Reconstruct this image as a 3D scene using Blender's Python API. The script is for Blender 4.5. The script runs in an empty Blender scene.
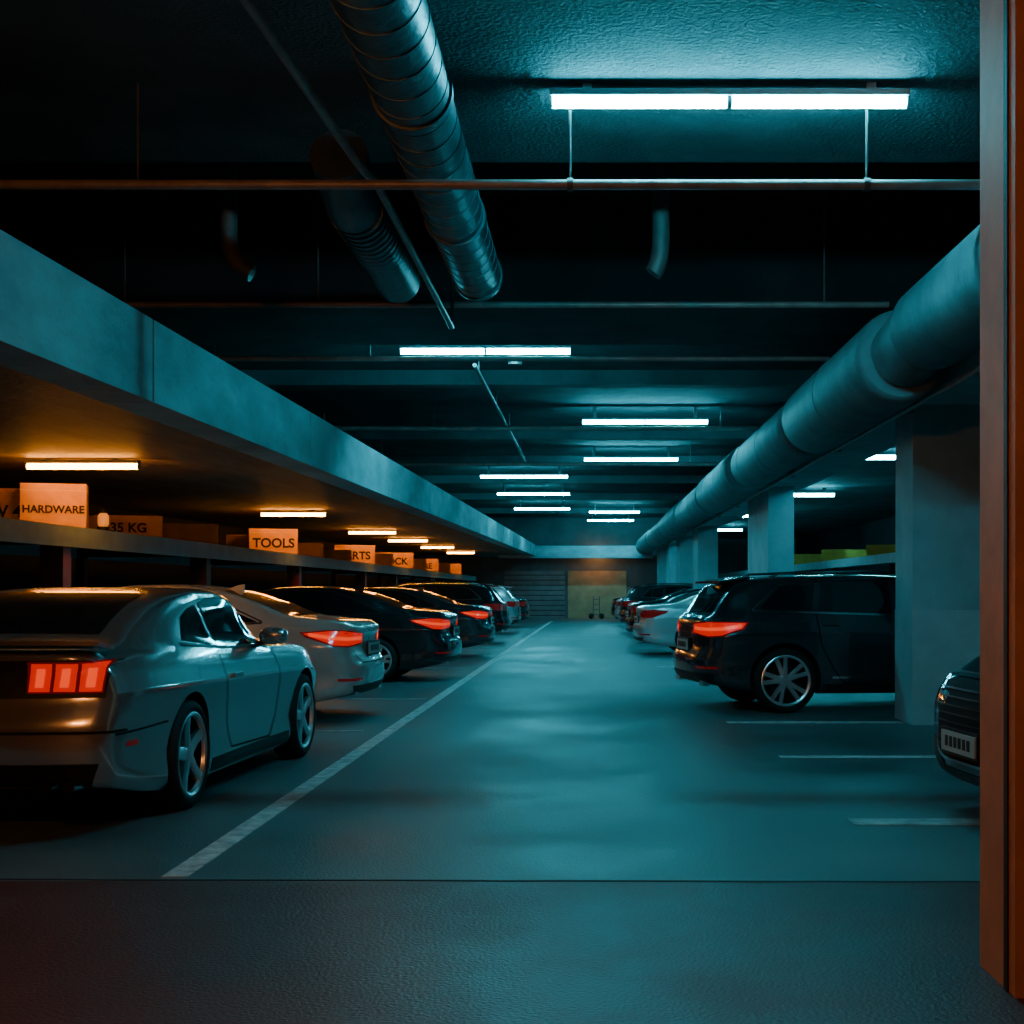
import bpy, bmesh, math, random
import numpy as np
from mathutils import Vector, Matrix
from mathutils.bvhtree import BVHTree
random.seed(4)
scene = bpy.context.scene
col = scene.collection

# ---------------------------------------------------------------- materials
def pmat(name, color, rough=0.5, metal=0.0, coat=0.0, emis=None, estr=0.0, spec=0.5):
    m = bpy.data.materials.new(name); m.use_nodes = True
    b = m.node_tree.nodes['Principled BSDF']
    b.inputs['Base Color'].default_value = (*color, 1)
    b.inputs['Roughness'].default_value = rough
    b.inputs['Metallic'].default_value = metal
    b.inputs['Coat Weight'].default_value = coat
    b.inputs['Coat Roughness'].default_value = 0.04
    b.inputs['Specular IOR Level'].default_value = spec
    if emis:
        b.inputs['Emission Color'].default_value = (*emis, 1)
        b.inputs['Emission Strength'].default_value = estr
    return m

def nmat(name, c1, c2, rough=0.7, scale=1.5, bump=0.3, bscale=40, metal=0.0, rough2=None, split=None, stretch=(1,1,1), c3=None):
    m = bpy.data.materials.new(name); m.use_nodes = True
    nt = m.node_tree; N = nt.nodes; Lk = nt.links
    b = N['Principled BSDF']
    tc = N.new('ShaderNodeTexCoord')
    mp = N.new('ShaderNodeMapping'); mp.inputs['Scale'].default_value = stretch
    Lk.new(tc.outputs['Object'], mp.inputs['Vector'])
    n1 = N.new('ShaderNodeTexNoise'); n1.inputs['Scale'].default_value = scale
    n1.inputs['Detail'].default_value = 8; n1.inputs['Roughness'].default_value = 0.62
    Lk.new(mp.outputs[0], n1.inputs['Vector'])
    cr = N.new('ShaderNodeValToRGB')
    cr.color_ramp.elements[0].position = 0.32; cr.color_ramp.elements[0].color = (*c1, 1)
    cr.color_ramp.elements[1].position = 0.68; cr.color_ramp.elements[1].color = (*c2, 1)
    Lk.new(n1.outputs['Fac'], cr.inputs['Fac'])
    out = cr.outputs['Color']
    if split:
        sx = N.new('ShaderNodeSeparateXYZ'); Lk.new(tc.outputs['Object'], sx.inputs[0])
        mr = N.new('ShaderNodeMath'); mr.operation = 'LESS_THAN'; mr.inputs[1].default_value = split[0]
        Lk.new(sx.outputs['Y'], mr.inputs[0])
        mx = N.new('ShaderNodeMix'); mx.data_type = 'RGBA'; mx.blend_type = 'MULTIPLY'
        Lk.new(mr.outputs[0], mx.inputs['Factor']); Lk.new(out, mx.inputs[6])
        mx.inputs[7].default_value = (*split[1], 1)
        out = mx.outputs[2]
    Lk.new(out, b.inputs['Base Color'])
    b.inputs['Metallic'].default_value = metal
    if rough2 is not None:
        r = N.new('ShaderNodeMapRange'); r.inputs['To Min'].default_value = rough; r.inputs['To Max'].default_value = rough2
        r.inputs['From Min'].default_value = 0.3; r.inputs['From Max'].default_value = 0.7
        Lk.new(n1.outputs['Fac'], r.inputs['Value']); Lk.new(r.outputs[0], b.inputs['Roughness'])
    else:
        b.inputs['Roughness'].default_value = rough
    if bump:
        n2 = N.new('ShaderNodeTexNoise'); n2.inputs['Scale'].default_value = bscale; n2.inputs['Detail'].default_value = 4
        Lk.new(tc.outputs['Object'], n2.inputs['Vector'])
        bp = N.new('ShaderNodeBump'); bp.inputs['Strength'].default_value = bump; bp.inputs['Distance'].default_value = 0.02
        Lk.new(n2.outputs['Fac'], bp.inputs['Height']); Lk.new(bp.outputs[0], b.inputs['Normal'])
    return m

M = {}
M['floor'] = nmat('floor_concrete', (0.055,0.09,0.10), (0.15,0.21,0.22), 0.36, 0.6, 0.3, 60, rough2=0.62, split=(6.6,(0.85,0.20,0.15)))  # floor before the joint: darker asphalt, reddened to imitate weaker teal light
M['ceil'] = nmat('ceiling_sprayed', (0.045,0.065,0.072), (0.105,0.135,0.145), 0.9, 1.2, 0.9, 34)
M['ceil_dark'] = nmat('ceiling_dark', (0.014,0.017,0.02), (0.03,0.034,0.04), 0.95, 1.2, 0.6, 22)  # dark colour stands in for shade in the unlit ceiling recess
M['soffit'] = nmat('soffit_concrete', (0.05,0.07,0.08), (0.12,0.15,0.16), 0.85, 1.0, 0.4, 30)
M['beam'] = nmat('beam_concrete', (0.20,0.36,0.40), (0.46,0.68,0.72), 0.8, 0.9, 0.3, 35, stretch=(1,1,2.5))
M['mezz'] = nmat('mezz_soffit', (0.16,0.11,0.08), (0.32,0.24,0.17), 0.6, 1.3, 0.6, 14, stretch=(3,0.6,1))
M['wall'] = nmat('wall_concrete', (0.07,0.09,0.10), (0.13,0.16,0.17), 0.85, 0.8, 0.3, 30)
M['wall_dark'] = nmat('wall_dark', (0.02,0.022,0.025), (0.05,0.05,0.055), 0.9, 0.8, 0.3, 30)
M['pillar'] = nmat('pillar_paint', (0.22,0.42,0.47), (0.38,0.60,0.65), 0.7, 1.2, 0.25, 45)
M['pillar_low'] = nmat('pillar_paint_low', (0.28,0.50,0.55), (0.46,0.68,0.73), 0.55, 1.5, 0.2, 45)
M['column'] = nmat('column_paint', (0.56,0.26,0.12), (0.74,0.38,0.20), 0.6, 3.0, 0.05, 90)
M['column_edge'] = pmat('column_edge', (0.03,0.02,0.018), 0.6)
M['duct'] = nmat('duct_metal', (0.07,0.11,0.13), (0.15,0.20,0.22), 0.42, 3, 0.3, 20, metal=0.6)
M['duct_r'] = nmat('duct_wrap', (0.09,0.155,0.175), (0.18,0.27,0.29), 0.6, 2, 0.3, 15, metal=0.1)
M['pipe'] = nmat('pipe_painted', (0.26,0.23,0.22), (0.42,0.38,0.36), 0.45, 5, 0.1, 50, metal=0.3)
M['pipe_dark'] = nmat('pipe_dark', (0.10,0.10,0.10), (0.2,0.18,0.17), 0.5, 5, 0.1, 50, metal=0.3)
M['line'] = nmat('line_paint', (0.30,0.36,0.37), (0.85,0.88,0.88), 0.6, 9, 0.2, 60)
M['line_faint'] = nmat('line_paint_worn', (0.16,0.2,0.21), (0.50,0.55,0.55), 0.6, 6, 0.2, 60)
M['joint'] = pmat('joint_filler', (0.012,0.012,0.012), 0.8)
M['shelf'] = nmat('shelf_steel', (0.26,0.40,0.44), (0.38,0.54,0.58), 0.5, 3, 0.1, 40)
M['post'] = nmat('post_red', (0.30,0.04,0.025), (0.40,0.06,0.035), 0.5, 3, 0.1, 40)
M['card'] = nmat('cardboard', (0.50,0.23,0.022), (0.68,0.34,0.04), 0.85, 4, 0.15, 60)
M['tape'] = pmat('tape', (0.62,0.40,0.10), 0.4)
M['ink'] = pmat('ink', (0.012,0.01,0.01), 0.8)
M['housing'] = pmat('fixture_housing', (0.45,0.48,0.5), 0.5)
M['tube'] = pmat('tube_cool', (0.8,0.9,0.9), 0.5, emis=(0.075,0.72,0.92), estr=140)
M['tube_amb'] = pmat('tube_amber', (0.9,0.7,0.5), 0.5, emis=(1.0,0.33,0.03), estr=66)
M['tube_amb2'] = pmat('tube_amber_strong', (0.9,0.7,0.5), 0.5, emis=(1.0,0.30,0.06), estr=250)
M['tube_hidden'] = pmat('tube_amber_hidden', (0.9,0.7,0.5), 0.5, emis=(1.0,0.35,0.08), estr=60)
M['lant'] = pmat('lantern_glow',(.8,.4,.1),.5,emis=(1,.30,.04),estr=0.6)
M['door'] = nmat('door_metal', (0.12,0.14,0.15), (0.2,0.22,0.23), 0.5, 2, 0.1, 30)
M['ochre'] = nmat('wall_ochre', (0.34,0.24,0.13), (0.48,0.36,0.2), 0.8, 2, 0.2, 30)
M['silverteal'] = pmat('paint_grey', (0.55,0.58,0.59), 0.2, 0.8, 1.0)
M['silver'] = pmat('paint_silver', (0.78,0.77,0.75), 0.27, 0.5, 1.0)
M['black'] = pmat('paint_black', (0.018,0.022,0.026), 0.22, 0.3, 1.0)
M['dgrey'] = pmat('paint_dark_grey', (0.05,0.065,0.075), 0.22, 0.5, 1.0)
M['white'] = pmat('paint_white', (0.5,0.57,0.6), 0.3, 0.3, 1.0)
M['glass'] = pmat('car_glass', (0.008,0.012,0.015), 0.05, 0.0, 0.5, spec=0.7)
M['trim'] = pmat('car_trim', (0.012,0.012,0.013), 0.5)
M['well'] = pmat('wheel_well', (0.004,0.004,0.004), 0.9)
M['chrome'] = pmat('chrome', (0.7,0.72,0.74), 0.15, 1.0)
M['tyre'] = pmat('tyre', (0.012,0.012,0.013), 0.75)
M['rim'] = pmat('rim', (0.78,0.82,0.85), 0.3, 0.8)
M['disc'] = pmat('disc', (0.03,0.03,0.035), 0.5, 0.6)
M['tail'] = pmat('tail_glow', (0.5,0.02,0.01), 0.2, 0, 1.0, emis=(1.0,0.014,0.004), estr=0.65)
M['tail_hot'] = pmat('tail_hot', (0.6,0.1,0.03), 0.2, 0, 1.0, emis=(1.0,0.06,0.006), estr=1.2)
M['tail_dim'] = pmat('tail_lens', (0.22,0.01,0.01), 0.12, 0, 1.0, emis=(1.0,0.02,0.01), estr=0.05)
M['plate'] = pmat('plate', (0.5,0.5,0.47), 0.5)
M['plate_lit'] = pmat('plate_warm_lit', (0.6,0.3,0.08), 0.5, emis=(1,0.4,0.1), estr=0.10)  # amber tint and glow imitate warm light falling on the plate
M['lamp'] = pmat('headlamp', (0.15,0.2,0.22), 0.08, 0.5, 1.0)

# ---------------------------------------------------------------- mesh builder
class B:
    def __init__(s): s.v=[]; s.f=[]; s.m=[]; s.s=[]; s.mats=[]
    def mi(s, key):
        if key not in s.mats: s.mats.append(key)
        return s.mats.index(key)
    def add(s, verts, faces, mat, smooth=False):
        o=len(s.v); s.v+= [tuple(p) for p in verts]; k=s.mi(mat)
        for f in faces:
            s.f.append(tuple(o+i for i in f)); s.m.append(k); s.s.append(smooth)
    def box(s, x0,x1,y0,y1,z0,z1, mat, rot=0, piv=None):
        vs=[Vector((x,y,z)) for x in (x0,x1) for y in (y0,y1) for z in (z0,z1)]
        if rot:
            c=Vector(piv) if piv else Vector(((x0+x1)/2,(y0+y1)/2,(z0+z1)/2))
            R=Matrix.Rotation(rot,3,'Z'); vs=[c+R@(p-c) for p in vs]
        s.add(vs,[(0,1,3,2),(4,6,7,5),(0,4,5,1),(2,3,7,6),(0,2,6,4),(1,5,7,3)],mat)
    def hexa(s, pts, mat):
        s.add(pts,[(3,2,1,0),(4,5,6,7),(0,1,5,4),(1,2,6,5),(2,3,7,6),(3,0,4,7)],mat)
    def tube(s, path, r, mat, n=14, cap=True):
        path=[Vector(p) for p in path]; rr = r if isinstance(r,(list,tuple)) else [r]*len(path)
        vs=[]
        for i,p in enumerate(path):
            if i==0: d=path[1]-p
            elif i==len(path)-1: d=p-path[i-1]
            else: d=(path[i+1]-p).normalized()+(p-path[i-1]).normalized()
            if d.length<1e-6: d=Vector((0,1,0))
            d.normalize(); up=Vector((0,0,1)) if abs(d.z)<0.9 else Vector((1,0,0))
            if len(path)>3 and all(abs(q.y-path[0].y)<1e-4 for q in path): up=Vector((0,1,0))
            a=d.cross(up).normalized(); b=a.cross(d).normalized()
            for k in range(n):
                t=2*math.pi*k/n; vs.append(p+(a*math.cos(t)+b*math.sin(t))*rr[i])
        fs=[]
        for i in range(len(path)-1):
            for k in range(n):
                k2=(k+1)%n; fs.append((i*n+k,i*n+k2,(i+1)*n+k2,(i+1)*n+k))
        s.add(vs,fs,mat,True)
        if cap:
            s.add(vs[:n],[tuple(range(n))],mat); s.add(vs[-n:],[tuple(range(n))[::-1]],mat)
    def lathe_y(s, cx, cy, cz, prof, mat, n=40, sgn=1):
        vs=[];fs=[]
        for (r,yo) in prof:
            for k in range(n):
                t=2*math.pi*k/n; vs.append((cx+r*math.cos(t), cy+sgn*yo, cz+r*math.sin(t)))
        for i in range(len(prof)-1):
            for k in range(n):
                k2=(k+1)%n; fs.append((i*n+k,i*n+k2,(i+1)*n+k2,(i+1)*n+k))
        s.add(vs,fs,mat,True)
    def ellipsoid(s, c, r, mat, n=14, m=8, p=1.0):
        vs=[];fs=[]
        sg=lambda a,e: math.copysign(abs(a)**e,a)
        for j in range(m+1):
            ph=-math.pi/2+math.pi*j/m
            for k in range(n):
                t=2*math.pi*k/n
                vs.append((c[0]+r[0]*sg(math.cos(ph),p)*sg(math.cos(t),p), c[1]+r[1]*sg(math.cos(ph),p)*sg(math.sin(t),p), c[2]+r[2]*sg(math.sin(ph),p)))
        for j in range(m):
            for k in range(n):
                k2=(k+1)%n; fs.append((j*n+k,j*n+k2,(j+1)*n+k2,(j+1)*n+k))
        s.add(vs,fs,mat,True)
    def mesh(s, name):
        me=bpy.data.meshes.new(name); me.from_pydata(s.v,[],s.f)
        for k in s.mats: me.materials.append(M[k])
        me.polygons.foreach_set('material_index', s.m)
        me.polygons.foreach_set('use_smooth', s.s)
        me.update(); return me
    def obj(s, name, parent=None, fixn=True):
        me=s.mesh(name)
        if fixn:
            bm=bmesh.new(); bm.from_mesh(me); bmesh.ops.recalc_face_normals(bm, faces=bm.faces[:]); bm.to_mesh(me); bm.free()
        o=bpy.data.objects.new(name,me); col.objects.link(o)
        if parent: o.parent=parent
        return o

def box_obj(name,x0,x1,y0,y1,z0,z1,mat):
    b=B(); b.box(x0,x1,y0,y1,z0,z1,mat); return b.obj(name)

# ---------------------------------------------------------------- room shell
YB,YF=-5.0,68.0; XL,XR=-8.2,10.5
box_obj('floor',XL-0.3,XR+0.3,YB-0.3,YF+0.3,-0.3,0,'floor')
box_obj('ceiling',XL-.3,XR+.3,YB-.3,10.9,4.8,6.2,'ceil')
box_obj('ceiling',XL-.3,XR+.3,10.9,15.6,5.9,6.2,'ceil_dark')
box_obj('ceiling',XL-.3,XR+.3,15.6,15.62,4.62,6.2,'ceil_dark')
box_obj('ceiling',XL-.3,XR+.3,15.62,18.0,4.62,6.2,'soffit')
box_obj('ceiling',XL-.3,XR+.3,18.0,YF+.3,5.0,6.2,'ceil')
box_obj('wall_left',XL-.3,XL,YB,YF,0,5.9,'wall_dark')
box_obj('wall_right',XR,XR+.3,YB,YF,0,5.9,'wall_dark')
box_obj('wall_back',XL,XR,YF,YF+.3,0,5.0,'wall')
box_obj('wall_front',XL,XR,YB-.3,YB,0,4.8,'wall_dark')
for y in (22.6,30.6,36.9,43.2,51.0,60.2):
    box_obj('ceiling_rib',XL,XR,y-.17,y+.17,4.76,5.0,'soffit')
box_obj('end_crossbeam',-4.2,3.3,66.45,66.95,2.95,3.55,'beam')
b=B(); b.box(-4.0,-1.0,YF-.06,YF-.001,0,2.35,'door')
for k in range(9): b.box(-4.0,-1.0,YF-.085,YF-.06,.12+k*.25,.16+k*.25,'trim')
b.obj('door_1')
box_obj('trim_1',-.85,2.05,YF-.05,YF-.001,0,2.35,'ochre')

# ---------------------------------------------------------------- floor markings
def strip(name,p,q,w,mat,z=0.004):
    p=Vector((*p,0));q=Vector((*q,0)); d=(q-p).normalized(); n=Vector((-d.y,d.x,0))*w/2
    b=B(); vs=[]
    for zz in (0.0,z):
        for a in (p-n,p+n,q+n,q-n): vs.append((a.x,a.y,zz))
    b.hexa(vs,mat); return b.obj(name)
strip('lane_line',(-2.00,6.68),(-1.50,62),0.13,'line')
for (y,x0,x1,m,w) in ((14.5,1.5,3.35,'line',.16),(11.5,1.63,3.2,'line',.13),(8.27,1.60,3.4,'line_faint',.22),
                    (17.6,-4.8,-2.05,'line_faint',.12),(13.6,-5.0,-2.2,'line_faint',.12),(24.6,-5,-2.0,'line_faint',.12),(32,-5,-2.0,'line_faint',.12),
                    (24.9,1.3,5,'line_faint',.12),(33,1.3,5,'line_faint',.12),(41,1.3,5,'line_faint',.12)):
    strip('parking_stall_line',(x0,y),(x1,y),w,m)
b=B(); pts=[]
for k in range(61):
    x=XL+(XR-XL)*k/60; pts.append((x,6.62-0.012*(x+2)+random.uniform(-.006,.006)))
for k in range(60):
    (xa,ya),(xb,yb)=pts[k],pts[k+1]
    b.hexa([(xa,ya-.012,0),(xb,yb-.012,0),(xb,yb+.012,0),(xa,ya+.012,0),(xa,ya-.012,.002),(xb,yb-.012,.002),(xb,yb+.012,.002),(xa,ya+.012,.002)],'joint')
b.obj('floor_expansion_joint')

# ---------------------------------------------------------------- left mezzanine
def bx(y): return -3.0+0.6*(y-7)/60
def bz0(y): return 2.68+0.38*(y-7)/60
def bz1(y): return 3.25+0.35*(y-7)/60
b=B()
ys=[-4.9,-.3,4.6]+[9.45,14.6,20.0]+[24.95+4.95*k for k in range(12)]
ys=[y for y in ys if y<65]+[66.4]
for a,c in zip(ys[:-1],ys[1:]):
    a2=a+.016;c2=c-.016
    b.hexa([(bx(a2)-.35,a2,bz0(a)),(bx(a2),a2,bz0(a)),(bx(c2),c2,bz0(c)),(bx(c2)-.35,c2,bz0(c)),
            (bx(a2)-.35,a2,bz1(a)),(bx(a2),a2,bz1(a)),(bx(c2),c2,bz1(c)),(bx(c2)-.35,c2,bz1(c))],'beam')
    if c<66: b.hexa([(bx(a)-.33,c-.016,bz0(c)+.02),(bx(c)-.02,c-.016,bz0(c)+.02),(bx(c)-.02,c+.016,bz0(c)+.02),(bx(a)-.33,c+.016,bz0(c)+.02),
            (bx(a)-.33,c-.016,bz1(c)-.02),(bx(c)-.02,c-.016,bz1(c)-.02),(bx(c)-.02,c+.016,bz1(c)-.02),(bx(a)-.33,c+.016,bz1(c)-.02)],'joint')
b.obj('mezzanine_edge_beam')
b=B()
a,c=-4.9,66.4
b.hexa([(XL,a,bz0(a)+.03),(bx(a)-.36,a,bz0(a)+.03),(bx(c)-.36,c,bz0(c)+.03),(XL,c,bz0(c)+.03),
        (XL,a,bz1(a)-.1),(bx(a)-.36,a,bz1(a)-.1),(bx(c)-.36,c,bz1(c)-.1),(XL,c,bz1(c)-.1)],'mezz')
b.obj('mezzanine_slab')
SX=-5.25
b=B()
b.box(SX-1.9,SX,3,66,1.98,2.05,'shelf'); b.box(SX-.06,SX+.02,3,66,1.84,2.05,'shelf')
b.box(SX-1.9,SX-1.84,3,66,1.84,2.05,'shelf')
for y in (6.8,13.95,19.2,25.4,33.0,38.5,47,56,65):
    b.box(SX-.25,SX-.02,y-.11,y+.11,0,1.98,'post'); b.box(SX-1.86,SX-1.74,y-.07,y+.07,0,1.98,'post')
    b.box(SX-1.8,SX-.1,y-.04,y+.04,1.86,1.98,'post')
b.obj('storage_shelf')
def carton(x,y,w,d,h,rot,z=2.052,text=None):
    b=B(); b.box(-w/2,w/2,-d/2,d/2,0,h,'card')
    b.box(-w/2-.002,w/2+.002,-.03,.03,h*.8,h+.002,'tape')
    b.box(-w/2-.004,w/2+.004,-d/2-.004,d/2+.004,h*.84,h*.855,'tape')
    o=b.obj('cardboard_box'); o.location=(x,y,z); o.rotation_euler=(0,0,rot)
    if text:
        cu=bpy.data.curves.new('label','FONT'); cu.body=text; cu.align_x='CENTER'; cu.align_y='CENTER'
        cu.size=min(h*.6, w*.9/len(text)*1.5); cu.extrude=0.001; cu.offset=cu.size*.03
        cu.materials.append(M['ink'])
        t=bpy.data.objects.new('label',cu); col.objects.link(t); t.parent=o
        t.location=(0,-d/2-.008,h*.42); t.rotation_euler=(math.pi/2,0,0)
    return o
carton(-6.32,14.95,.55,.5,.44,.15,text='HW 4')
carton(-5.72,14.8,.66,.5,.48,.3,text='HARDWARE')
carton(-5.72,17.2,.80,.5,.27,.3,text='35 KG')
carton(-6.3,18.6,.8,.6,.34,.2)
carton(-5.75,19.9,.8,.5,.30,.3)
carton(-6.15,21.4,.8,.5,.36,.25)
carton(-5.72,25.1,.86,.5,.46,.3,text='TOOLS')
carton(-6.35,25.9,.8,.5,.38,.2)
carton(-5.75,27.6,.9,.5,.28,.3)
carton(-6.1,29.5,.8,.5,.36,.3)
carton(-5.75,31.2,.8,.5,.26,.3)
carton(-5.78,34.2,1.0,.6,.46,.3,text='PARTS')
carton(-6.4,35.2,.7,.5,.35,.3)
carton(-5.8,37.6,1.0,.6,.34,.25)
carton(-5.8,41.0,1.25,.7,.46,.25,text='STOCK')
carton(-5.8,44.5,1.2,.7,.36,.25)
carton(-5.9,49.1,1.2,.7,.46,.25,text='SPARE')
carton(-5.9,53.5,1.2,.7,.4,.25)
carton(-5.95,58.2,1.3,.7,.46,.25)
b=B(); b.tube([(0,0,0),(0,0,.05)],.07,'trim'); b.tube([(0,0,.05),(0,0,.08),(0,0,.17),(0,0,.2)],[.045,.06,.06,.035],'lant'); b.tube([(0,0,.2),(0,0,.24)],.04,'trim')
o=b.obj('lantern'); o.location=(-5.34,15.2,2.052)

# ---------------------------------------------------------------- right side
def pillar(x0,x1,y0,y1):
    b=B(); b.box(x0,x1,y0,y1,0,1.19,'pillar_low'); b.box(x0+.006,x1-.006,y0+.006,y1-.006,1.19,3.32,'pillar')
    return b.obj('concrete_pillar')
pillar(3.39,4.10,14.2,15.0)
pillar(3.39,3.88,25.4,28.6)
for y in (41.2,49.0,55.6,62.6): pillar(3.39,4.0,y,y+2)
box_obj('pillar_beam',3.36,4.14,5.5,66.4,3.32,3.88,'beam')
box_obj('side_gallery_slab',3.36,XR,5.5,66.4,3.9,4.15,'soffit')
b=B()
b.box(6.4,8.2,10,66,2.1,2.17,'shelf'); b.box(6.36,6.44,10,66,1.97,2.17,'shelf')
for y in (12,20,28,36,44,52,60): b.box(6.5,6.62,y-.06,y+.06,0,2.1,'post'); b.box(8.0,8.12,y-.06,y+.06,0,2.1,'post')
b.obj('storage_shelf')
for k,(y,w,h) in enumerate(((27.5,.9,.3),(29.5,.7,.2),(31.5,1.0,.26),(34.5,.8,.24),(38,.8,.35),(43,.9,.35),(48,.9,.35))):
    carton(7.0,y,w,.7,h,-.3,z=2.172)

b=B()
secs=[(4.0,11.9,.375,3.0,3.67),(12.4,17.2,.43,2.88,3.53),(17.7,23.5,.40,2.88,3.53),(24.0,30.5,.43,2.88,3.53),(31.0,38.0,.40,2.88,3.53),(38.5,46,.43,2.88,3.53),(46.5,56,.40,2.88,3.53),(56.5,66.3,.43,2.88,3.53)]
for i_,(a,c,r,x,z) in enumerate(secs):
    b.tube([(x,a,z),(x,a+.02,z),(x,a+.12,z),(x,c-.12,z),(x,c-.02,z),(x,c,z)],[r*.88,r*.96,r,r,r*.96,r*.88],'duct_r',28)
    yy=a+2.4
    while yy<c-1:
        b.tube([(x,yy-.02,z),(x,yy+.02,z)],r+.006,'duct_r',28); yy+=2.4
    if i_<len(secs)-1: b.tube([(x,c-.03,z),(secs[i_+1][3],c+.53,secs[i_+1][4])],.31,'duct_r',24)
b.obj('ventilation_duct')
b=B(); b.tube([(3.25,5.6,3.22),(3.25,66,3.22)],.03,'pipe',10)
for y in range(6,66,4): b.box(3.25,3.36,y-.02,y+.02,3.21,3.36,'pipe_dark')
b.obj('wall_conduit_pipe')
b=B(); b.box(1.475,2.25,4.70,5.12,0,4.8,'column'); b.box(1.468,1.48,4.77,4.81,0,4.8,'column_edge')
b.obj('concrete_column')

# ---------------------------------------------------------------- ceiling services
b=B()
DX=-1.06
b.tube([(DX,2.0,4.45),(DX,8,4.45),(DX,11,4.45),(DX,13.6,4.5)],.235,'duct',36)
yy=2.0
while yy<13.3:
    zz=4.45 if yy<11 else 4.45+.05*(yy-11)/2.6
    b.tube([(DX,yy-.008,zz),(DX,yy+.008,zz)],.240,'duct',36); yy+=.31
for yy in (5.2,8.4,11.2,13.5):
    b.tube([(DX,yy-.05,4.45 if yy<13 else 4.5),(DX,yy+.05,4.45 if yy<13 else 4.5)],.252,'duct',36)
b.tube([(DX,9.5,4.5),(DX,9.5,4.8)],.02,'pipe_dark',8)
b.tube([(DX,5.5,4.5),(DX,5.5,4.8)],.02,'pipe_dark',8)
b.obj('spiral_duct')
b=B()
b.tube([(-1.78,9.9,4.55),(-1.78,10.5,4.36),(-1.77,13.0,4.33)],.21,'duct',32)
yy=10.6
while yy<13.0:
    b.tube([(-1.775,yy-.012,4.355),(-1.775,yy+.012,4.355)],.22,'duct',32); yy+=.13
b.obj('flexible_duct')
b=B(); b.tube([(-6,9.2,4.12),(3.4,9.2,4.12)],.034,'pipe',14)
for x in (-.1,1.89): b.tube([(x,9.2,4.12),(x,9.2,4.62)],.008,'pipe_dark',8); b.tube([(x-.02,9.2,4.12),(x+.02,9.2,4.12)],.045,'pipe_dark',14)
for x in (-5,-3): b.tube([(x,9.2,4.12),(x,9.2,4.8)],.008,'pipe_dark',8)
b.obj('sprinkler_pipe')
b=B(); b.tube([(-1.80,2,4.25),(-1.64,6.5,4.25),(-1.50,9.1,4.22),(-1.44,9.5,4.21),(-1.42,14.6,4.2)],.03,'pipe',12)
b.tube([(-1.42,14.6,4.2),(-1.42,14.65,4.3),(-1.42,14.65,5.9)],.02,'pipe_dark',10)
b.tube([(-1.76,3,4.25),(-1.76,3,4.8)],.01,'pipe_dark',8)
b.obj('electrical_conduit')
b=B(); b.tube([(-1.57,19.5,4.6),(-1.47,35,4.6)],.03,'pipe_dark',10)
for y in (20,24,28,33): b.tube([(-1.55,y,4.6),(-1.55,y,5)],.012,'pipe_dark',8)
b.obj('electrical_conduit')
for (y,z,r,m) in ((14.9,4.5,.035,'pipe'),(18.5,4.52,.035,'pipe'),(26.3,4.5,.045,'pipe'),(33.8,4.5,.05,'pipe')):
    b=B(); b.tube([(XL+.01,y,z),(3.3,y,z)],r,m,12)
    zt=5.9 if y<15.6 else 5.0
    for x in (-5,-2.9,2.6): b.tube([(x,y,z),(x,y,zt)],.01,'pipe_dark',8)
    b.obj('sprinkler_pipe')
for x,y,s in ((-3.38,13.0,1),(.72,13.0,-.35)):
    b=B()
    pts=[(x,y,5.9),(x,y,5.0),(x,y,4.75)]
    for k in range(1,7):
        t=math.radians(75)*k/6; pts.append((x+s*.3*(1-math.cos(t)),y,4.75-.3*math.sin(t)*1.2))
    b.tube(pts,.085,'pipe_dark',18)
    b.obj('drain_pipe')
b=B(); b.tube([(-1.0,19.6,4.62),(-1.0,19.6,5.0)],.1,'pipe_dark',14); b.obj('junction_box')

# ---------------------------------------------------------------- light fixtures
def fixture(x0,x1,y,z=4.67,zc=5.0,tube='tube',n=2,name='fluorescent_light',h=.037,w=.05):
    b=B(); L=(x1-x0)/n
    for k in range(n):
        a=x0+k*L+.005; c=x0+(k+1)*L-.005
        b.tube([(a+.012,y,z),(c-.012,y,z)],h,tube,12)
        for e in (a,c-.012): b.tube([(e,y,z),(e+.012,y,z)],h+.003,'housing',12)
    b.box(x0,x1,y-w,y+w,z+h+.0,z+h+.04,'housing')
    for x in (x0+.25,x1-.25): b.box(x-.03,x+.03,y-.02,y+.02,z+h+.035,zc,'housing')
    return b.obj(name)
fixture(-.235,2.17,9.2,4.67,4.8)
for (x0,x1,y) in ((-2.54,-.19,18.8),(-.06,2.4,26.7),(-.03,2.34,34.4),(-3.03,-.49,39.6),(-3.0,-.51,46.7),(-2.86,-.6,55.3),(.17,2.3,57.6),(.1,2.3,64.5)):
    fixture(x0,x1,y)
for y in (24,33.5,43,53): fixture(4.85,6.1,y,3.72,3.9,n=1)
for y in (14.1,24.3,33.3,40,48,57):
    zc=bz0(y)+.03
    fixture(-5.75,-4.58,y,zc-.085,zc,'tube_amb',n=1,name='hidden_amber_light',h=.03,w=.04)
fixture(-2.9,-1.7,.9,3.9,4.8,'tube_amb2',n=1,name='hidden_amber_light',h=.04)
fixture(.1,1.1,67.3,3.2,3.4,'tube_hidden',n=1,name='hidden_amber_light',h=.03)  # unseen amber lamp, added behind the crossbeam to light the ochre wall

b=B()
for x in (-.15,.15): b.tube([(x,0,.05),(x,.15,1.1)],.025,'pipe_dark',8); b.lathe_y(x*1.6,0,.14,[(0,0.0),(.14,0),(.14,.05),(0,.05)],'tyre',16)
for k in range(4): b.box(-.15,.15,.03+.035*k,.06+.035*k,.2+.24*k,.24+.24*k,'pipe_dark')
b.box(-.22,.22,-.3,.0,.03,.05,'pipe_dark')
o=b.obj('hand_truck'); o.location=(.55,66.0,0)

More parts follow.
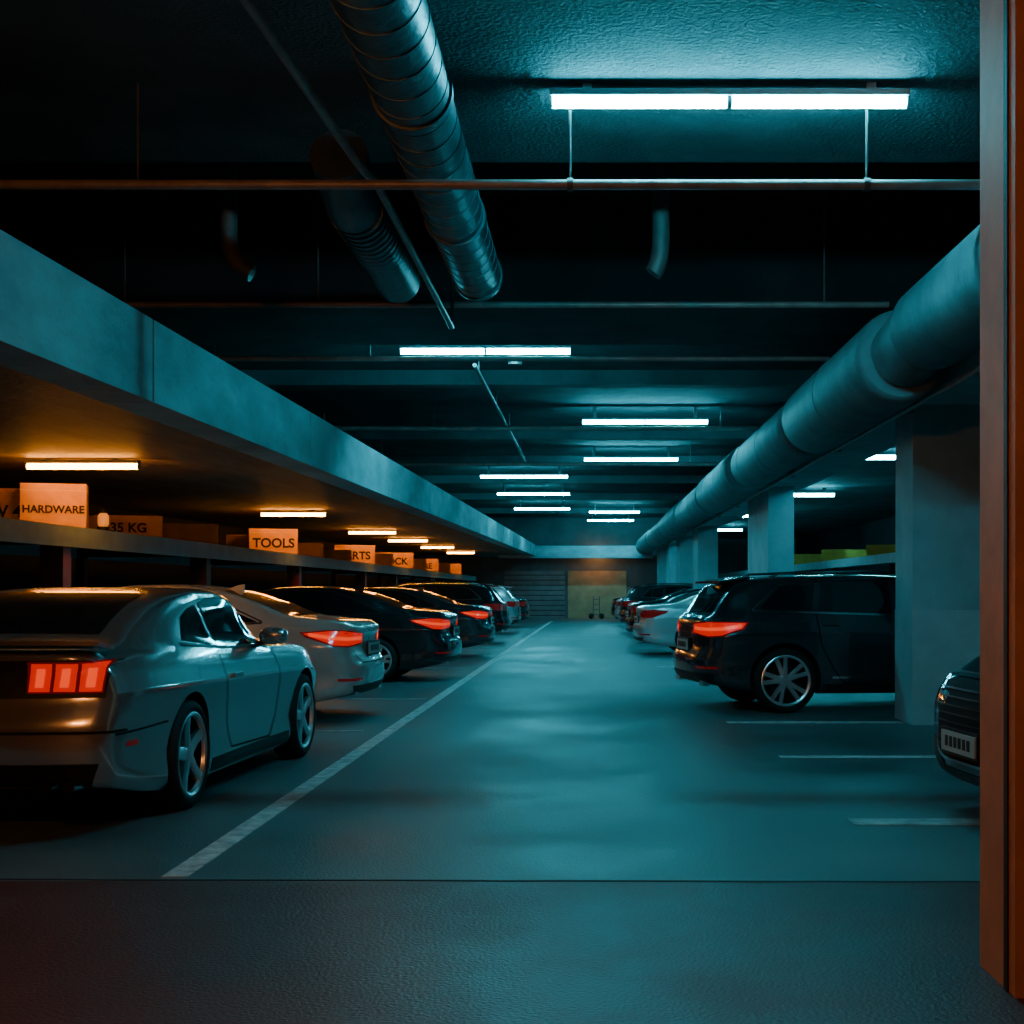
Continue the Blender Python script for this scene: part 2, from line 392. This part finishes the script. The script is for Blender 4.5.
# ---------------------------------------------------------------- cars
def pchip(pts):
    xs=np.array([p[0] for p in pts],float); ys=np.array([p[1] for p in pts],float)
    h=np.diff(xs); d=np.diff(ys)/h; m=np.zeros(len(xs))
    for i in range(1,len(xs)-1):
        if d[i-1]*d[i]>0:
            w1=2*h[i]+h[i-1]; w2=h[i]+2*h[i-1]; m[i]=(w1+w2)/(w1/d[i-1]+w2/d[i])
    m[0]=d[0]; m[-1]=d[-1]
    def f(x):
        x=min(max(x,xs[0]),xs[-1]); i=min(max(int(np.searchsorted(xs,x))-1,0),len(h)-1)
        t=(x-xs[i])/h[i]
        return float((2*t**3-3*t**2+1)*ys[i]+(t**3-2*t**2+t)*h[i]*m[i]+(-2*t**3+3*t**2)*ys[i+1]+(t**3-t**2)*h[i]*m[i+1])
    return f
LOW=pchip([(0,.93),(.05,.962),(.15,.975),(.3,.966),(.45,.978),(.62,.992),(.76,1.0),(.80,.985),(.90,.955),(1.0,.915)])
LR=[0,.03,.07,.13,.2,.3,.4,.5,.6,.68,.73,.76,.78,.82,.87,.93,1.0]
UP=[(.985,.06),(.96,.16),(.935,.3),(.91,.45),(.885,.6),(.86,.74),(.835,.84),(.80,.91),(.75,.95),(.67,.972),(.56,.985),(.42,.993),(.28,.998),(.14,1.0)]

def build_car(spec):
    L=spec['L']; W=spec['W']/2; R=spec['R']; ax=spec['axles']
    fw=pchip(spec['w']); fzt=pchip(spec['zt']); fzs=pchip(spec['zs']); fzb=pchip(spec['zb'])
    rp=pchip(spec['rear']); fp=pchip(spec['front'])
    def half(x):
        w=W*fw(x); zb=fzb(x); zs=fzs(x); zt=fzt(x)
        zt=max(zt,zs+.03)
        P=[(0,zb),(.45*w,zb),(.85*w,zb)]
        P+=[(w*LOW(r), zb+(zs-zb)*r) for r in LR]
        wu=.915*w
        P+=[(wu*a, zs+(zt-zs)*c) for a,c in UP]+[(0,zt)]
        return P
    n=int(L/.032); xs=[L*i/n for i in range(n+1)]
    secs=[(x,half(x)) for x in xs]
    caps=[(.985,.014),(.95,.03),(.87,.045),(.72,.055),(.5,.062),(.25,.066),(.06,.067)]
    def scaled(P,s):
        zc=(P[0][1]+P[-1][1])/2; return [(y*s,zc+(z-zc)*s) for y,z in P]
    rear=[(0-d,scaled(secs[0][1],s)) for s,d in caps][::-1]
    front=[(L+d,scaled(secs[-1][1],s)) for s,d in caps]
    allS=rear+secs+front
    vs=[];m=len(secs[0][1]); ring=2*m-2
    for x,P in allS:
        full=P+[(-y,z) for y,z in P[-2:0:-1]]
        for y,z in full:
            xx=x
            fr=max(0,1-max(x,0)/spec.get('rlen',.55))**2; ff=max(0,1-max(L-x,0)/.6)**2
            q=(abs(y)/W)
            xx+= fr*(rp(z)+spec.get('rcurve',.10)*q**3) - ff*(fp(z)+spec.get('fcurve',.22)*q**2.5)
            vs.append((xx,y,z))
    fs=[]
    for i in range(len(allS)-1):
        for k in range(ring):
            k2=(k+1)%ring; fs.append((i*ring+k,(i+1)*ring+k,(i+1)*ring+k2,i*ring+k2))
    fs.append(tuple(range(ring))); fs.append(tuple(range((len(allS)-1)*ring,len(allS)*ring))[::-1])
    me=bpy.data.meshes.new('tmpbody'); me.from_pydata(vs,[],fs)
    bm=bmesh.new(); bm.from_mesh(me); bmesh.ops.recalc_face_normals(bm,faces=bm.faces[:]); bm.to_mesh(me); bm.free()
    bvh=BVHTree.FromPolygons([v.co.copy() for v in me.vertices],[tuple(p.vertices) for p in me.polygons])
    body=bpy.data.objects.new('tmpbody',me); col.objects.link(body)
    cb=B(); ra=R+spec.get('gap',.045)
    for a in ax:
        for sgn in (1,-1):
            y0=sgn*(W-.34)
            cb.tube([(a,y0,R+.015),(a,sgn*(W+.3),R+.015)],ra,'well',56)
    cut=cb.obj('tmpcut')
    bmc=bmesh.new(); bmc.from_mesh(cut.data); bmesh.ops.remove_doubles(bmc,verts=bmc.verts[:],dist=1e-5); bmesh.ops.recalc_face_normals(bmc,faces=bmc.faces[:]); bmc.to_mesh(cut.data); bmc.free()
    md=body.modifiers.new('b','BOOLEAN'); md.operation='DIFFERENCE'; md.object=cut; md.solver='EXACT'
    dg=bpy.context.evaluated_depsgraph_get(); dg.update()
    ev=body.evaluated_get(dg); em=ev.to_mesh()
    G=B()
    V=[tuple(v.co) for v in em.vertices]; paint=spec['paint']
    fp_,fw_=[],[]
    for p in em.polygons:
        c=p.center; well=False
        for a in ax:
            if math.hypot(c.x-a,c.z-(R+.015))<ra-.0008 or (abs(math.hypot(c.x-a,c.z-(R+.015))-ra)<.004 and abs(p.normal.y)<.15 and abs(c.y)>W-.36): well=True
        (fw_ if well else fp_).append(tuple(p.vertices))
    G.v+=V; k1=G.mi(paint); k2=G.mi('well')
    for f in fp_: G.f.append(f);G.m.append(k1);G.s.append(True)
    for f in fw_: G.f.append(f);G.m.append(k2);G.s.append(False)
    ev.to_mesh_clear()
    bpy.data.objects.remove(body); bpy.data.objects.remove(cut)
    def org(pl,a,c):
        if pl=='L': return Vector((a,3,c)),Vector((0,-1,0))
        if pl=='R': return Vector((a,-3,c)),Vector((0,1,0))
        if pl=='rear': return Vector((-3,a,c)),Vector((1,0,0))
        if pl=='front': return Vector((L+3,a,c)),Vector((-1,0,0))
        if pl=='top': return Vector((a,c,4)),Vector((0,0,-1))
        e,sg=pl[0],(1 if pl[1]=='L' else -1)
        r=.70710678
        if e=='r': base=Vector((0,sg*W,c)); t=Vector((r,r*sg,0)); nn=Vector((-r,r*sg,0))
        else: base=Vector((L,sg*W,c)); t=Vector((-r,r*sg,0)); nn=Vector((r,r*sg,0))
        return base+t*a+nn*3,-nn
    def proj(pl,a,c,off):
        o_,d_=org(pl,a,c); h,nn,_,_=bvh.ray_cast(o_,d_)
        if h is None: return None
        if nn.dot(d_)>0: nn=-nn
        return h+nn*off
    def resample(pts,n):
        P=np.array(pts,float); d=np.r_[0,np.cumsum(np.hypot(*np.diff(P,axis=0).T))]; t=np.linspace(0,d[-1],n)
        return np.c_[np.interp(t,d,P[:,0]),np.interp(t,d,P[:,1])]
    def panel(pl,lo,hi,mat,off=.004,nt=30,ns=8):
        A=resample(lo,nt);C=resample(hi,nt); vs=[];ok=[]
        for i in range(nt):
            for j in range(ns):
                s=j/(ns-1); q=A[i]*(1-s)+C[i]*s; p=proj(pl,q[0],q[1],off); ok.append(p is not None); vs.append(p if p is not None else Vector((0,0,.5)))
        fs=[]
        for i in range(nt-1):
            for j in range(ns-1):
                f=(i*ns+j,(i+1)*ns+j,(i+1)*ns+j+1,i*ns+j+1)
                if all(ok[k] for k in f): fs.append(f)
        G.add(vs,fs,mat,True)
    def ribbon(pl,pts,w,mat,off=.005,n=40,closed=False):
        if closed: pts=list(pts)+[pts[0]]
        A=resample(pts,n); vs=[];ok=[]
        for i in range(n):
            d=A[min(i+1,n-1)]-A[max(i-1,0)]; d/= (np.hypot(*d)+1e-9); nn=np.array([-d[1],d[0]])*w/2
            for s in (-1,1):
                q=A[i]+nn*s; p=proj(pl,q[0],q[1],off); ok.append(p is not None); vs.append(p if p is not None else Vector((0,0,.5)))
        fs=[(2*i,2*i+2,2*i+3,2*i+1) for i in range(n-1) if all(ok[2*i:2*i+4])]
        G.add(vs,fs,mat,True)
    H=dict(G=G,panel=panel,ribbon=ribbon,proj=proj,W=W,L=L,R=R,fzt=fzt,fzs=fzs,fzb=fzb,lit=spec.get('lit',True))
    for a in ax:
        for sgn in (1,-1):
            wheel(G,a,sgn*(W*spec.get('track',.985)-.005),R+0.0,R,spec['rimR'],sgn,spec.get('spokes','five'))
    spec['details'](H,spec)
    me=G.mesh(spec['name'])
    me.set_sharp_from_angle(angle=math.radians(38))
    return me

def wheel(G,cx,cy,cz,R,rr,sgn,style):
    G.lathe_y(cx,cy,cz,[(rr-.005,-.012),(rr+.012,.0),(rr+.04,.006),(R-.035,.002),(R-.012,-.012),(R,-.035),(R,-.19),(R-.02,-.215),(rr,-.22)],'tyre',48,sgn)
    G.lathe_y(cx,cy,cz,[(rr+.004,-.004),(rr-.006,-.002),(rr-.016,-.012),(rr-.03,-.05),(rr-.035,-.16),(0.0,-.165)],'disc',48,sgn)
    G.lathe_y(cx,cy,cz,[(rr+.008,-.003),(rr-.004,.002),(rr-.02,-.006),(rr-.026,-.03)],'rim',48,sgn)
    G.lathe_y(cx,cy,cz,[(rr*.62,-.10),(rr*.62,-.085),(rr*.3,-.085)],'disc',32,sgn)
    G.lathe_y(cx,cy,cz,[(0,-.014),(.035,-.014),(.062,-.02),(.078,-.05),(.078,-.1)],'rim',24,sgn)
    ro=rr-.012
    def spoke(a0,w0,a1,w1,r0=.05,y0=-.02,y1=-.008,th=.04):
        p0=(r0*math.cos(a0),r0*math.sin(a0)); p1=(ro*math.cos(a1),ro*math.sin(a1))
        d=Vector((p1[0]-p0[0],p1[1]-p0[1])).normalized(); nx,nz=-d.y,d.x
        mid=((p0[0]+p1[0])/2,(p0[1]+p1[1])/2); wm=(w0+w1)/2
        rings=[(p0,w0,y0),(mid,wm*.92,-.02),(p1,w1,y1)]
        vs=[]
        for (p,w,y) in rings:
            for (s,ins) in ((-1,0),(-.6,1),(.6,1),(1,0)):
                vs.append((cx+p[0]+nx*w/2*s, cy+sgn*(y-(0 if ins else .012)), cz+p[1]+nz*w/2*s))
            for s in (1,-1): vs.append((cx+p[0]+nx*w/2*s, cy+sgn*(y-th), cz+p[1]+nz*w/2*s))
        fs=[]
        for i in range(2):
            for k in range(6): fs.append((i*6+k,i*6+(k+1)%6,(i+1)*6+(k+1)%6,(i+1)*6+k))
        G.add(vs,fs,'rim',False)
    for k in range(5):
        a=math.pi/2+k*2*math.pi/5+.2
        if style=='five':
            spoke(a,.095,a-.02,.08)
        else:
            spoke(a-.20,.055,a-.21,.052); spoke(a+.20,.055,a+.21,.052)

def mirror(H,x,z,mat):
    for sg in (1,-1):
        p=H['proj']('L' if sg>0 else 'R',x,z,0)
        y=p.y
        H['G'].ellipsoid((x-.02,y+sg*.13,z+.06),(.075,.11,.068),mat,14,8,.8)
        H['G'].tube([(x+.02,y-.02*sg,z-.005),(x,y+sg*.1,z+.03)],.02,'trim',8)
def handle(H,x,z,mat):
    for pl,sg in (('L',1),('R',-1)):
        p=H['proj'](pl,x,z,0.012)
        H['G'].box(p.x-.1,p.x+.1,p.y-.012,p.y+.012,p.z-.014,p.z+.014,mat)
def plate(H,where,z,w=.26,h=.06,mat='plate'):
    G=H['G']
    p=H['proj'](where,0,z,0); q1=H['proj'](where,0,z+h,0); q2=H['proj'](where,0,z-h,0)
    s=-1 if where=='rear' else 1
    xs_=[q.x for q in (p,q1,q2)]; x= (min(xs_) if s<0 else max(xs_))
    G.box(x+s*.004,x+s*.02,-w,w,z-h,z+h,mat)
    G.box(x-s*.01,x+s*.010,-w-.02,w+.02,z-h-.02,z+h+.02,'trim')
    for k in range(6): G.box(x+s*.02,x+s*.022,-w*.75+k*w*.26,-w*.75+k*w*.26+w*.17,z-h*.5,z+h*.55,'trim')

def det_coupe(H,sp):
    P,Rb,G=H['panel'],H['ribbon'],H['G']
    for pl in 'LR':
        P(pl,[(1.86,1.015),(2.6,1.0),(3.04,.995)],[(1.76,1.31),(1.95,1.345),(2.2,1.35),(2.42,1.315),(2.7,1.19),(3.02,1.01)],'glass')
        P(pl,[(1.22,1.075),(1.78,1.025)],[(1.36,1.225),(1.52,1.275),(1.69,1.30)],'glass',nt=16)
        Rb(pl,[(1.16,1.055),(1.9,1.002),(2.6,.982),(3.10,.982)],.02,'trim')
        Rb(pl,[(1.84,1.0),(1.80,.8),(1.86,.5),(1.98,.3),(2.9,.28),(3.07,.42),(3.12,.7),(3.1,.95)],.012,'well',n=80)
        Rb(pl,[(.72,.60),(.4,.59),(.1,.58)],.01,'well')
        P(pl,[(1.55,.18),(3.42,.18)],[(1.55,.27),(3.42,.27)],'trim')
        P(pl,[(.22,.50),(.34,.50)],[(.22,.53),(.34,.53)],'tail_dim',nt=5,ns=3)
    P('top',[(.62,-.54),(1.40,-.52)],[(.62,.54),(1.40,.52)],'glass',nt=24,ns=16)
    P('top',[(2.52,-.56),(3.05,-.68)],[(2.52,.56),(3.05,.68)],'glass',nt=20,ns=16)
    P('rear',[(-.80,.79),(.80,.79)],[(-.82,1.0),(.82,1.0)],'trim',nt=60,ns=8,off=.003)
    for sg in (1,-1):
        P('rear',[(sg*.385,.815),(sg*.79,.815)],[(sg*.385,.995),(sg*.80,.995)],'tail_dim',nt=16,ns=8,off=.008)
        for k in range(3):
            a=sg*(.395+.135*k); c=a+sg*.115
            P('rear',[(a,.825),(c,.825)],[(a+sg*.012,.985),(c+sg*.012,.985)],'tail',nt=6,ns=10,off=.012)
            P('rear',[(a+sg*.035,.85),(a+sg*.080,.85)],[(a+sg*.045,.955),(a+sg*.090,.955)],'tail_hot',nt=5,ns=6,off=.016)
    vs=[];n=24
    for k in range(n+1):
        y=-.78+1.56*k/n; q=1-(abs(y)/.95)**4
        x=.02+.12*(abs(y)/.9)**3
        for (dx,z) in ((-.06,1.115),(-.055,1.09),(.16,1.06),(.16,1.08)): vs.append((x+dx,y,z-.01*(1-q)))
    fs=[]
    for k in range(n):
        for j in range(4): fs.append((k*4+j,k*4+(j+1)%4,(k+1)*4+(j+1)%4,(k+1)*4+j))
    fs+= [(0,1,2,3),(n*4+3,n*4+2,n*4+1,n*4)]
    G.add(vs,fs,sp['paint'])
    P('rear',[(-.70,.24),(.70,.24)],[(-.78,.42),(.78,.42)],'trim',nt=50)
    Rb('rear',[(-.88,.60),(0,.60),(.88,.60)],.014,'well',n=60)
    plate(H,'rear',.64,.17,.075,'plate_lit')
    for sg in (1,-1):
        for k in (0,1):
            y=sg*(.50+.13*k)
            G.tube([(-.03,y,.30),(.3,y,.30)],.045,'chrome',16,False); G.tube([(-.01,y,.30),(0,y,.30)],.038,'well',16)
    mirror(H,2.85,.99,sp['paint']); handle(H,2.02,.80,sp['paint'])
    for sg in (1,-1):
        P('fL' if sg>0 else 'fR',[(-.5,.66),(.1,.70)],[(-.5,.74),(.1,.79)],'lamp',nt=14)
    P('front',[(-.6,.5),(.6,.5)],[(-.6,.72),(.6,.72)],'trim')
COUPE=dict(name='sports_coupe_car',L=4.72,W=1.93,R=.35,rimR=.265,axles=(1.12,3.84),paint='silverteal',spokes='five',gap=.035,
  w=[(0,.90),(.15,.93),(.5,.965),(1.1,.99),(1.7,.982),(2.3,.972),(3.0,.972),(3.8,.985),(4.3,.95),(4.6,.87),(4.72,.80)],
  zt=[(0,1.035),(.3,1.075),(.55,1.115),(.85,1.235),(1.15,1.335),(1.5,1.395),(1.85,1.42),(2.2,1.42),(2.5,1.385),(3.16,1.03),(3.4,1.01),(4.1,.95),(4.5,.86),(4.72,.76)],
  zs=[(0,.97),(.5,1.005),(1.1,1.01),(1.8,.99),(3.0,.965),(3.8,.94),(4.4,.84),(4.72,.66)],
  zb=[(0,.27),(.5,.2),(1,.16),(3.9,.15),(4.72,.18)],
  rear=[(.2,.12),(.35,.05),(.5,.0),(.62,-.01),(.70,.02),(.80,.06),(.95,.07),(1.03,.03),(1.1,.0)],
  front=[(.15,.08),(.35,.0),(.55,.0),(.8,.10),(1.0,.2)],details=det_coupe,rcurve=.12,rlen=.8)

def tail_wrap(H,lo,hi,lens='tail_dim'):
    for pl in ('rL','rR'):
        H['panel'](pl,lo,hi,lens,off=.004,nt=30,ns=8)
        if H['lit']:
            lo2=[(a*.93,z+.012) for a,z in lo]; hi2=[(a*.93,z-.012) for a,z in hi]
            H['panel'](pl,lo2,hi2,'tail',off=.008,nt=26,ns=6)
            mid=[((a+c)*.5*.85,(z1*.5+z2*.5-.018)) for (a,z1),(c,z2) in zip(lo,hi)]
            mid2=[((a+c)*.5*.85,(z1*.5+z2*.5+.018)) for (a,z1),(c,z2) in zip(lo,hi)]
            H['panel'](pl,mid,mid2,'tail_hot',off=.011,nt=26,ns=3)

def det_sedan(H,sp):
    P,Rb,G=H['panel'],H['ribbon'],H['G']
    for pl in 'LR':
        P(pl,[(2.42,1.0),(3.0,.985),(3.5,.98)],[(2.40,1.375),(2.7,1.36),(3.0,1.27),(3.42,1.02)],'glass')
        P(pl,[(1.42,1.035),(2.34,1.0)],[(1.47,1.24),(1.62,1.31),(1.9,1.365),(2.33,1.38)],'glass')
        P(pl,[(1.05,1.06),(1.37,1.04)],[(1.15,1.10),(1.41,1.21)],'glass',nt=10)
        Rb(pl,[(1.0,1.05),(1.4,1.02),(2.4,.985),(3.55,.965)],.018,'chrome')
        Rb(pl,[(1.0,1.06),(1.2,1.15),(1.5,1.28),(1.75,1.365),(2.1,1.40),(2.6,1.395),(2.95,1.31),(3.5,1.0)],.014,'chrome',n=60)
        Rb(pl,[(2.38,.99),(2.38,.6),(2.34,.3)],.012,'well')
        Rb(pl,[(3.42,.97),(3.46,.7),(3.36,.4),(3.3,.28),(1.75,.28),(1.62,.45),(1.45,.75),(1.42,1.02)],.012,'well',n=80)
        P(pl,[(1.6,.2),(3.5,.2)],[(1.6,.27),(3.5,.27)],'trim')
    P('top',[(.72,-.58),(1.5,-.50)],[(.72,.58),(1.5,.50)],'glass',nt=24,ns=16)
    P('top',[(2.98,-.56),(3.6,-.68)],[(2.98,.56),(3.6,.68)],'glass',nt=20,ns=16)
    tail_wrap(H,[(-.40,.82),(-.1,.79),(.10,.80),(.32,.90)],[(-.42,.94),(-.1,.965),(.10,.975),(.36,.95)])
    Rb('rear',[(-.5,.93),(.5,.93)],.03,'chrome')
    Rb('rear',[(-.62,.76),(-.55,.62),(.55,.62),(.62,.76)],.012,'well',n=60)
    P('rear',[(-.62,.24),(.62,.24)],[(-.72,.38),(.72,.38)],'trim',nt=50)
    plate(H,'rear',.76)
    for sg in (1,-1):
        P('rL' if sg>0 else 'rR',[(-.3,.43),(.05,.43)],[(-.3,.46),(.05,.46)],'tail_dim',nt=10,ns=3)
        G.box(.03,.1,sg*.55-.09,sg*.55+.09,.28,.33,'chrome')
        P('fL' if sg>0 else 'fR',[(-.45,.62),(.15,.68)],[(-.45,.72),(.2,.77)],'lamp',nt=14)
    P('front',[(-.45,.42),(.45,.42)],[(-.5,.70),(.5,.70)],'trim')
    for k in range(5): Rb('front',[(-.44,.45+.05*k),(.44,.45+.05*k)],.012,'chrome',off=.008)
    P('front',[(-.75,.22),(.75,.22)],[(-.75,.33),(.75,.33)],'trim')
    mirror(H,3.25,.98,sp['paint']); handle(H,2.5,.86,sp['paint']); handle(H,1.6,.88,sp['paint'])
    z=H['fzt'](1.55); G.hexa([(1.45,-.02,z-.02),(1.65,-.02,z-.0),(1.65,.02,z),(1.45,.02,z-.02),(1.44,-.008,z+.06),(1.5,-.008,z+.055),(1.5,.008,z+.055),(1.44,.008,z+.06)],sp['paint'])
def SEDAN(paint,lit=True):
    return dict(name='sedan_car',lit=lit,L=4.75,W=1.86,R=.335,rimR=.245,axles=(1.08,3.86),paint=paint,spokes='double',
  w=[(0,.87),(.15,.925),(.5,.97),(1.1,.995),(2.3,1.0),(3.6,.99),(4.2,.95),(4.6,.86),(4.75,.78)],
  zt=[(0,1.02),(.12,1.06),(.5,1.10),(.75,1.13),(1.15,1.285),(1.55,1.405),(2.1,1.465),(2.5,1.46),(2.9,1.40),(3.62,1.04),(3.9,1.0),(4.4,.90),(4.75,.76)],
  zs=[(0,.95),(.6,1.01),(1.4,1.0),(3.0,.955),(4.0,.90),(4.5,.80),(4.75,.66)],
  zb=[(0,.27),(.5,.2),(1,.17),(3.9,.16),(4.75,.19)],
  rear=[(.2,.14),(.32,.03),(.5,.0),(.62,.01),(.70,.06),(.85,.085),(.98,.05),(1.08,.01)],
  front=[(.15,.08),(.35,.0),(.55,.0),(.8,.12),(1.0,.2)],details=det_sedan,rcurve=.14)

def det_suv(H,sp):
    P,Rb,G=H['panel'],H['ribbon'],H['G']
    for pl in 'LR':
        P(pl,[(2.32,1.13),(3.0,1.11),(3.52,1.10)],[(2.30,1.50),(2.7,1.48),(3.05,1.35),(3.46,1.13)],'glass')
        P(pl,[(1.36,1.16),(2.24,1.13)],[(1.42,1.48),(1.8,1.505),(2.23,1.505)],'glass')
        P(pl,[(.66,1.185),(1.28,1.165)],[(.95,1.44),(1.34,1.475)],'glass',nt=18)
        Rb(pl,[(.58,1.165),(1.3,1.14),(2.3,1.11),(3.6,1.085)],.022,'chrome')
        Rb(pl,[(.58,1.17),(.90,1.45),(1.4,1.515),(2.0,1.535),(2.6,1.515),(3.0,1.39),(3.55,1.10)],.02,'chrome',n=60)
        Rb(pl,[(2.28,1.12),(2.28,.7),(2.24,.34)],.013,'well')
        Rb(pl,[(3.44,1.09),(3.48,.75),(3.38,.45),(3.3,.34),(1.62,.34),(1.52,.5),(1.36,.78),(1.32,1.13)],.013,'well',n=80)
        P(pl,[(1.42,.22),(3.4,.22)],[(1.42,.33),(3.4,.33)],'trim')
        Rb(pl,[(1.5,.40),(3.35,.38)],.024,'chrome')
    P('rear',[(-.62,1.14),(.62,1.14)],[(-.55,1.45),(.55,1.45)],'glass',nt=30,ns=14)
    P('top',[(2.98,-.60),(3.65,-.72)],[(2.98,.60),(3.65,.72)],'glass',nt=20,ns=16)
    tail_wrap(H,[(-.42,.90),(-.1,.86),(.10,.87),(.30,.95)],[(-.42,1.02),(-.1,1.04),(.10,1.04),(.33,1.035)])
    Rb('rear',[(-.6,.98),(.6,.98)],.025,'chrome')
    Rb('rear',[(-.66,.86),(-.6,.58),(.6,.58),(.66,.86)],.012,'well',n=60)
    P('rear',[(-.8,.28),(.8,.28)],[(-.84,.45),(.84,.45)],'trim',nt=50)
    plate(H,'rear',.76)
    zt=H['fzt'](.5)
    G.hexa([(.26,-.60,zt-.03),(.62,-.60,zt+.02),(.62,.60,zt+.02),(.26,.60,zt-.03),(.26,-.58,zt-.005),(.62,-.58,zt+.05),(.62,.58,zt+.05),(.26,.58,zt-.005)],sp['paint'])
    for sg in (1,-1):
        P('rL' if sg>0 else 'rR',[(-.3,.50),(.05,.50)],[(-.3,.53),(.05,.53)],'tail_dim',nt=10,ns=3)
        pts=[]
        for x in (.85,.95,1.3,2.0,2.6,2.85,2.95):
            q=H['proj']('top',x,sg*.62,0); pts.append((x,sg*.62,q.z+(.045 if .9<x<2.9 else .0)))
        G.tube(pts,.016,'chrome',8)
        G.box(.04,.12,sg*.6-.1,sg*.6+.1,.3,.36,'chrome')
        P('fL' if sg>0 else 'fR',[(-.5,.72),(.15,.78)],[(-.5,.83),(.2,.88)],'lamp',nt=16)
        P('fL' if sg>0 else 'fR',[(-.45,.30),(-.05,.34)],[(-.42,.48),(-.08,.50)],'trim',nt=12)
    P('front',[(-.42,.46),(-.3,.40),(.3,.40),(.42,.46)],[(-.46,.84),(-.3,.87),(.3,.87),(.46,.84)],'well',nt=40,ns=14)
    for k in range(8): Rb('front',[(-.43,.47+.048*k),(.43,.47+.048*k)],.010,'disc',off=.012)
    Rb('front',[(-.42,.45),(-.46,.85),(-.3,.885),(.3,.885),(.46,.85),(.42,.45),(.3,.39),(-.3,.39)],.018,'chrome',off=.012,n=90,closed=True)
    P('front',[(-.75,.22),(.75,.22)],[(-.7,.33),(.7,.33)],'trim',nt=50)
    plate(H,'front',.50)
    mirror(H,3.28,1.11,sp['paint']); handle(H,2.42,.99,sp['paint']); handle(H,1.48,1.01,sp['paint'])
def SUV(paint,lit=True):
    return dict(name='suv_car',lit=lit,L=4.66,W=1.92,R=.37,rimR=.285,axles=(.95,3.78),paint=paint,spokes='double',gap=.045,
  w=[(0,.88),(.15,.935),(.5,.975),(1.1,.995),(2.3,1.0),(3.6,.99),(4.2,.95),(4.5,.88),(4.66,.80)],
  zt=[(0,1.09),(.08,1.14),(.25,1.33),(.42,1.48),(.6,1.53),(1.2,1.575),(1.9,1.59),(2.5,1.57),(2.9,1.50),(3.65,1.14),(3.9,1.10),(4.4,1.00),(4.66,.90)],
  zs=[(0,1.03),(.6,1.12),(1.4,1.13),(3.0,1.08),(4.0,1.02),(4.4,.94),(4.66,.80)],
  zb=[(0,.32),(.5,.26),(1,.22),(3.9,.21),(4.66,.24)],
  rear=[(.25,.14),(.40,.02),(.58,.0),(.66,.02),(.75,.06),(.95,.06),(1.05,.05),(1.15,.06),(1.5,.05)],
  front=[(.2,.08),(.40,.0),(.65,.0),(.85,.05),(1.0,.14),(1.2,.2)],details=det_suv,rcurve=.16,fcurve=.16)

cache={}
def car(spec,x,y,heading):
    key=(spec['name'],spec['paint'],spec.get('lit',True))
    if key not in cache: cache[key]=build_car(spec)
    o=bpy.data.objects.new(spec['name'],cache[key]); col.objects.link(o)
    o.location=(x,y,0); o.rotation_euler=(0,0,math.radians(heading)); return o

car(COUPE,-3.52,7.72,86.5)
car(SEDAN('silver'),-2.38,15.3,176)
car(SEDAN('black'),-2.05,21.6,177)
car(SEDAN('dgrey'),-2.0,29.2,178)
car(SUV('black',False),-2.1,36.6,178)
car(SUV('white',False),-2.15,44.5,178)
car(SEDAN('dgrey',False),-2.2,52.5,178)
car(SUV('dgrey'),1.2,16.35,9)
car(SEDAN('white',False),1.15,30.2,5)
car(SEDAN('black',False),1.15,36.6,4)
car(SUV('dgrey',False),1.2,45.6,3)
car(SEDAN('white',False),1.2,53.0,2)
car(SEDAN('black',False),1.2,60.2,2)
a_=math.radians(186)
fx,fy=2.27,8.05
car(SUV('black',False),fx-4.66*math.cos(a_),fy-4.66*math.sin(a_),186)

w=bpy.data.worlds.new('World'); scene.world=w; w.use_nodes=True
w.node_tree.nodes['Background'].inputs[0].default_value=(0.02,0.06,0.08,1)
w.node_tree.nodes['Background'].inputs[1].default_value=0.1
cam=bpy.data.cameras.new('camera'); co=bpy.data.objects.new('camera',cam); col.objects.link(co)
cam.lens=48.2; cam.sensor_width=36; cam.shift_x=-0.0713; cam.shift_y=0.0762
co.location=(0,0,1.4); co.rotation_euler=(math.pi/2,0,0); cam.clip_end=200
scene.camera=co
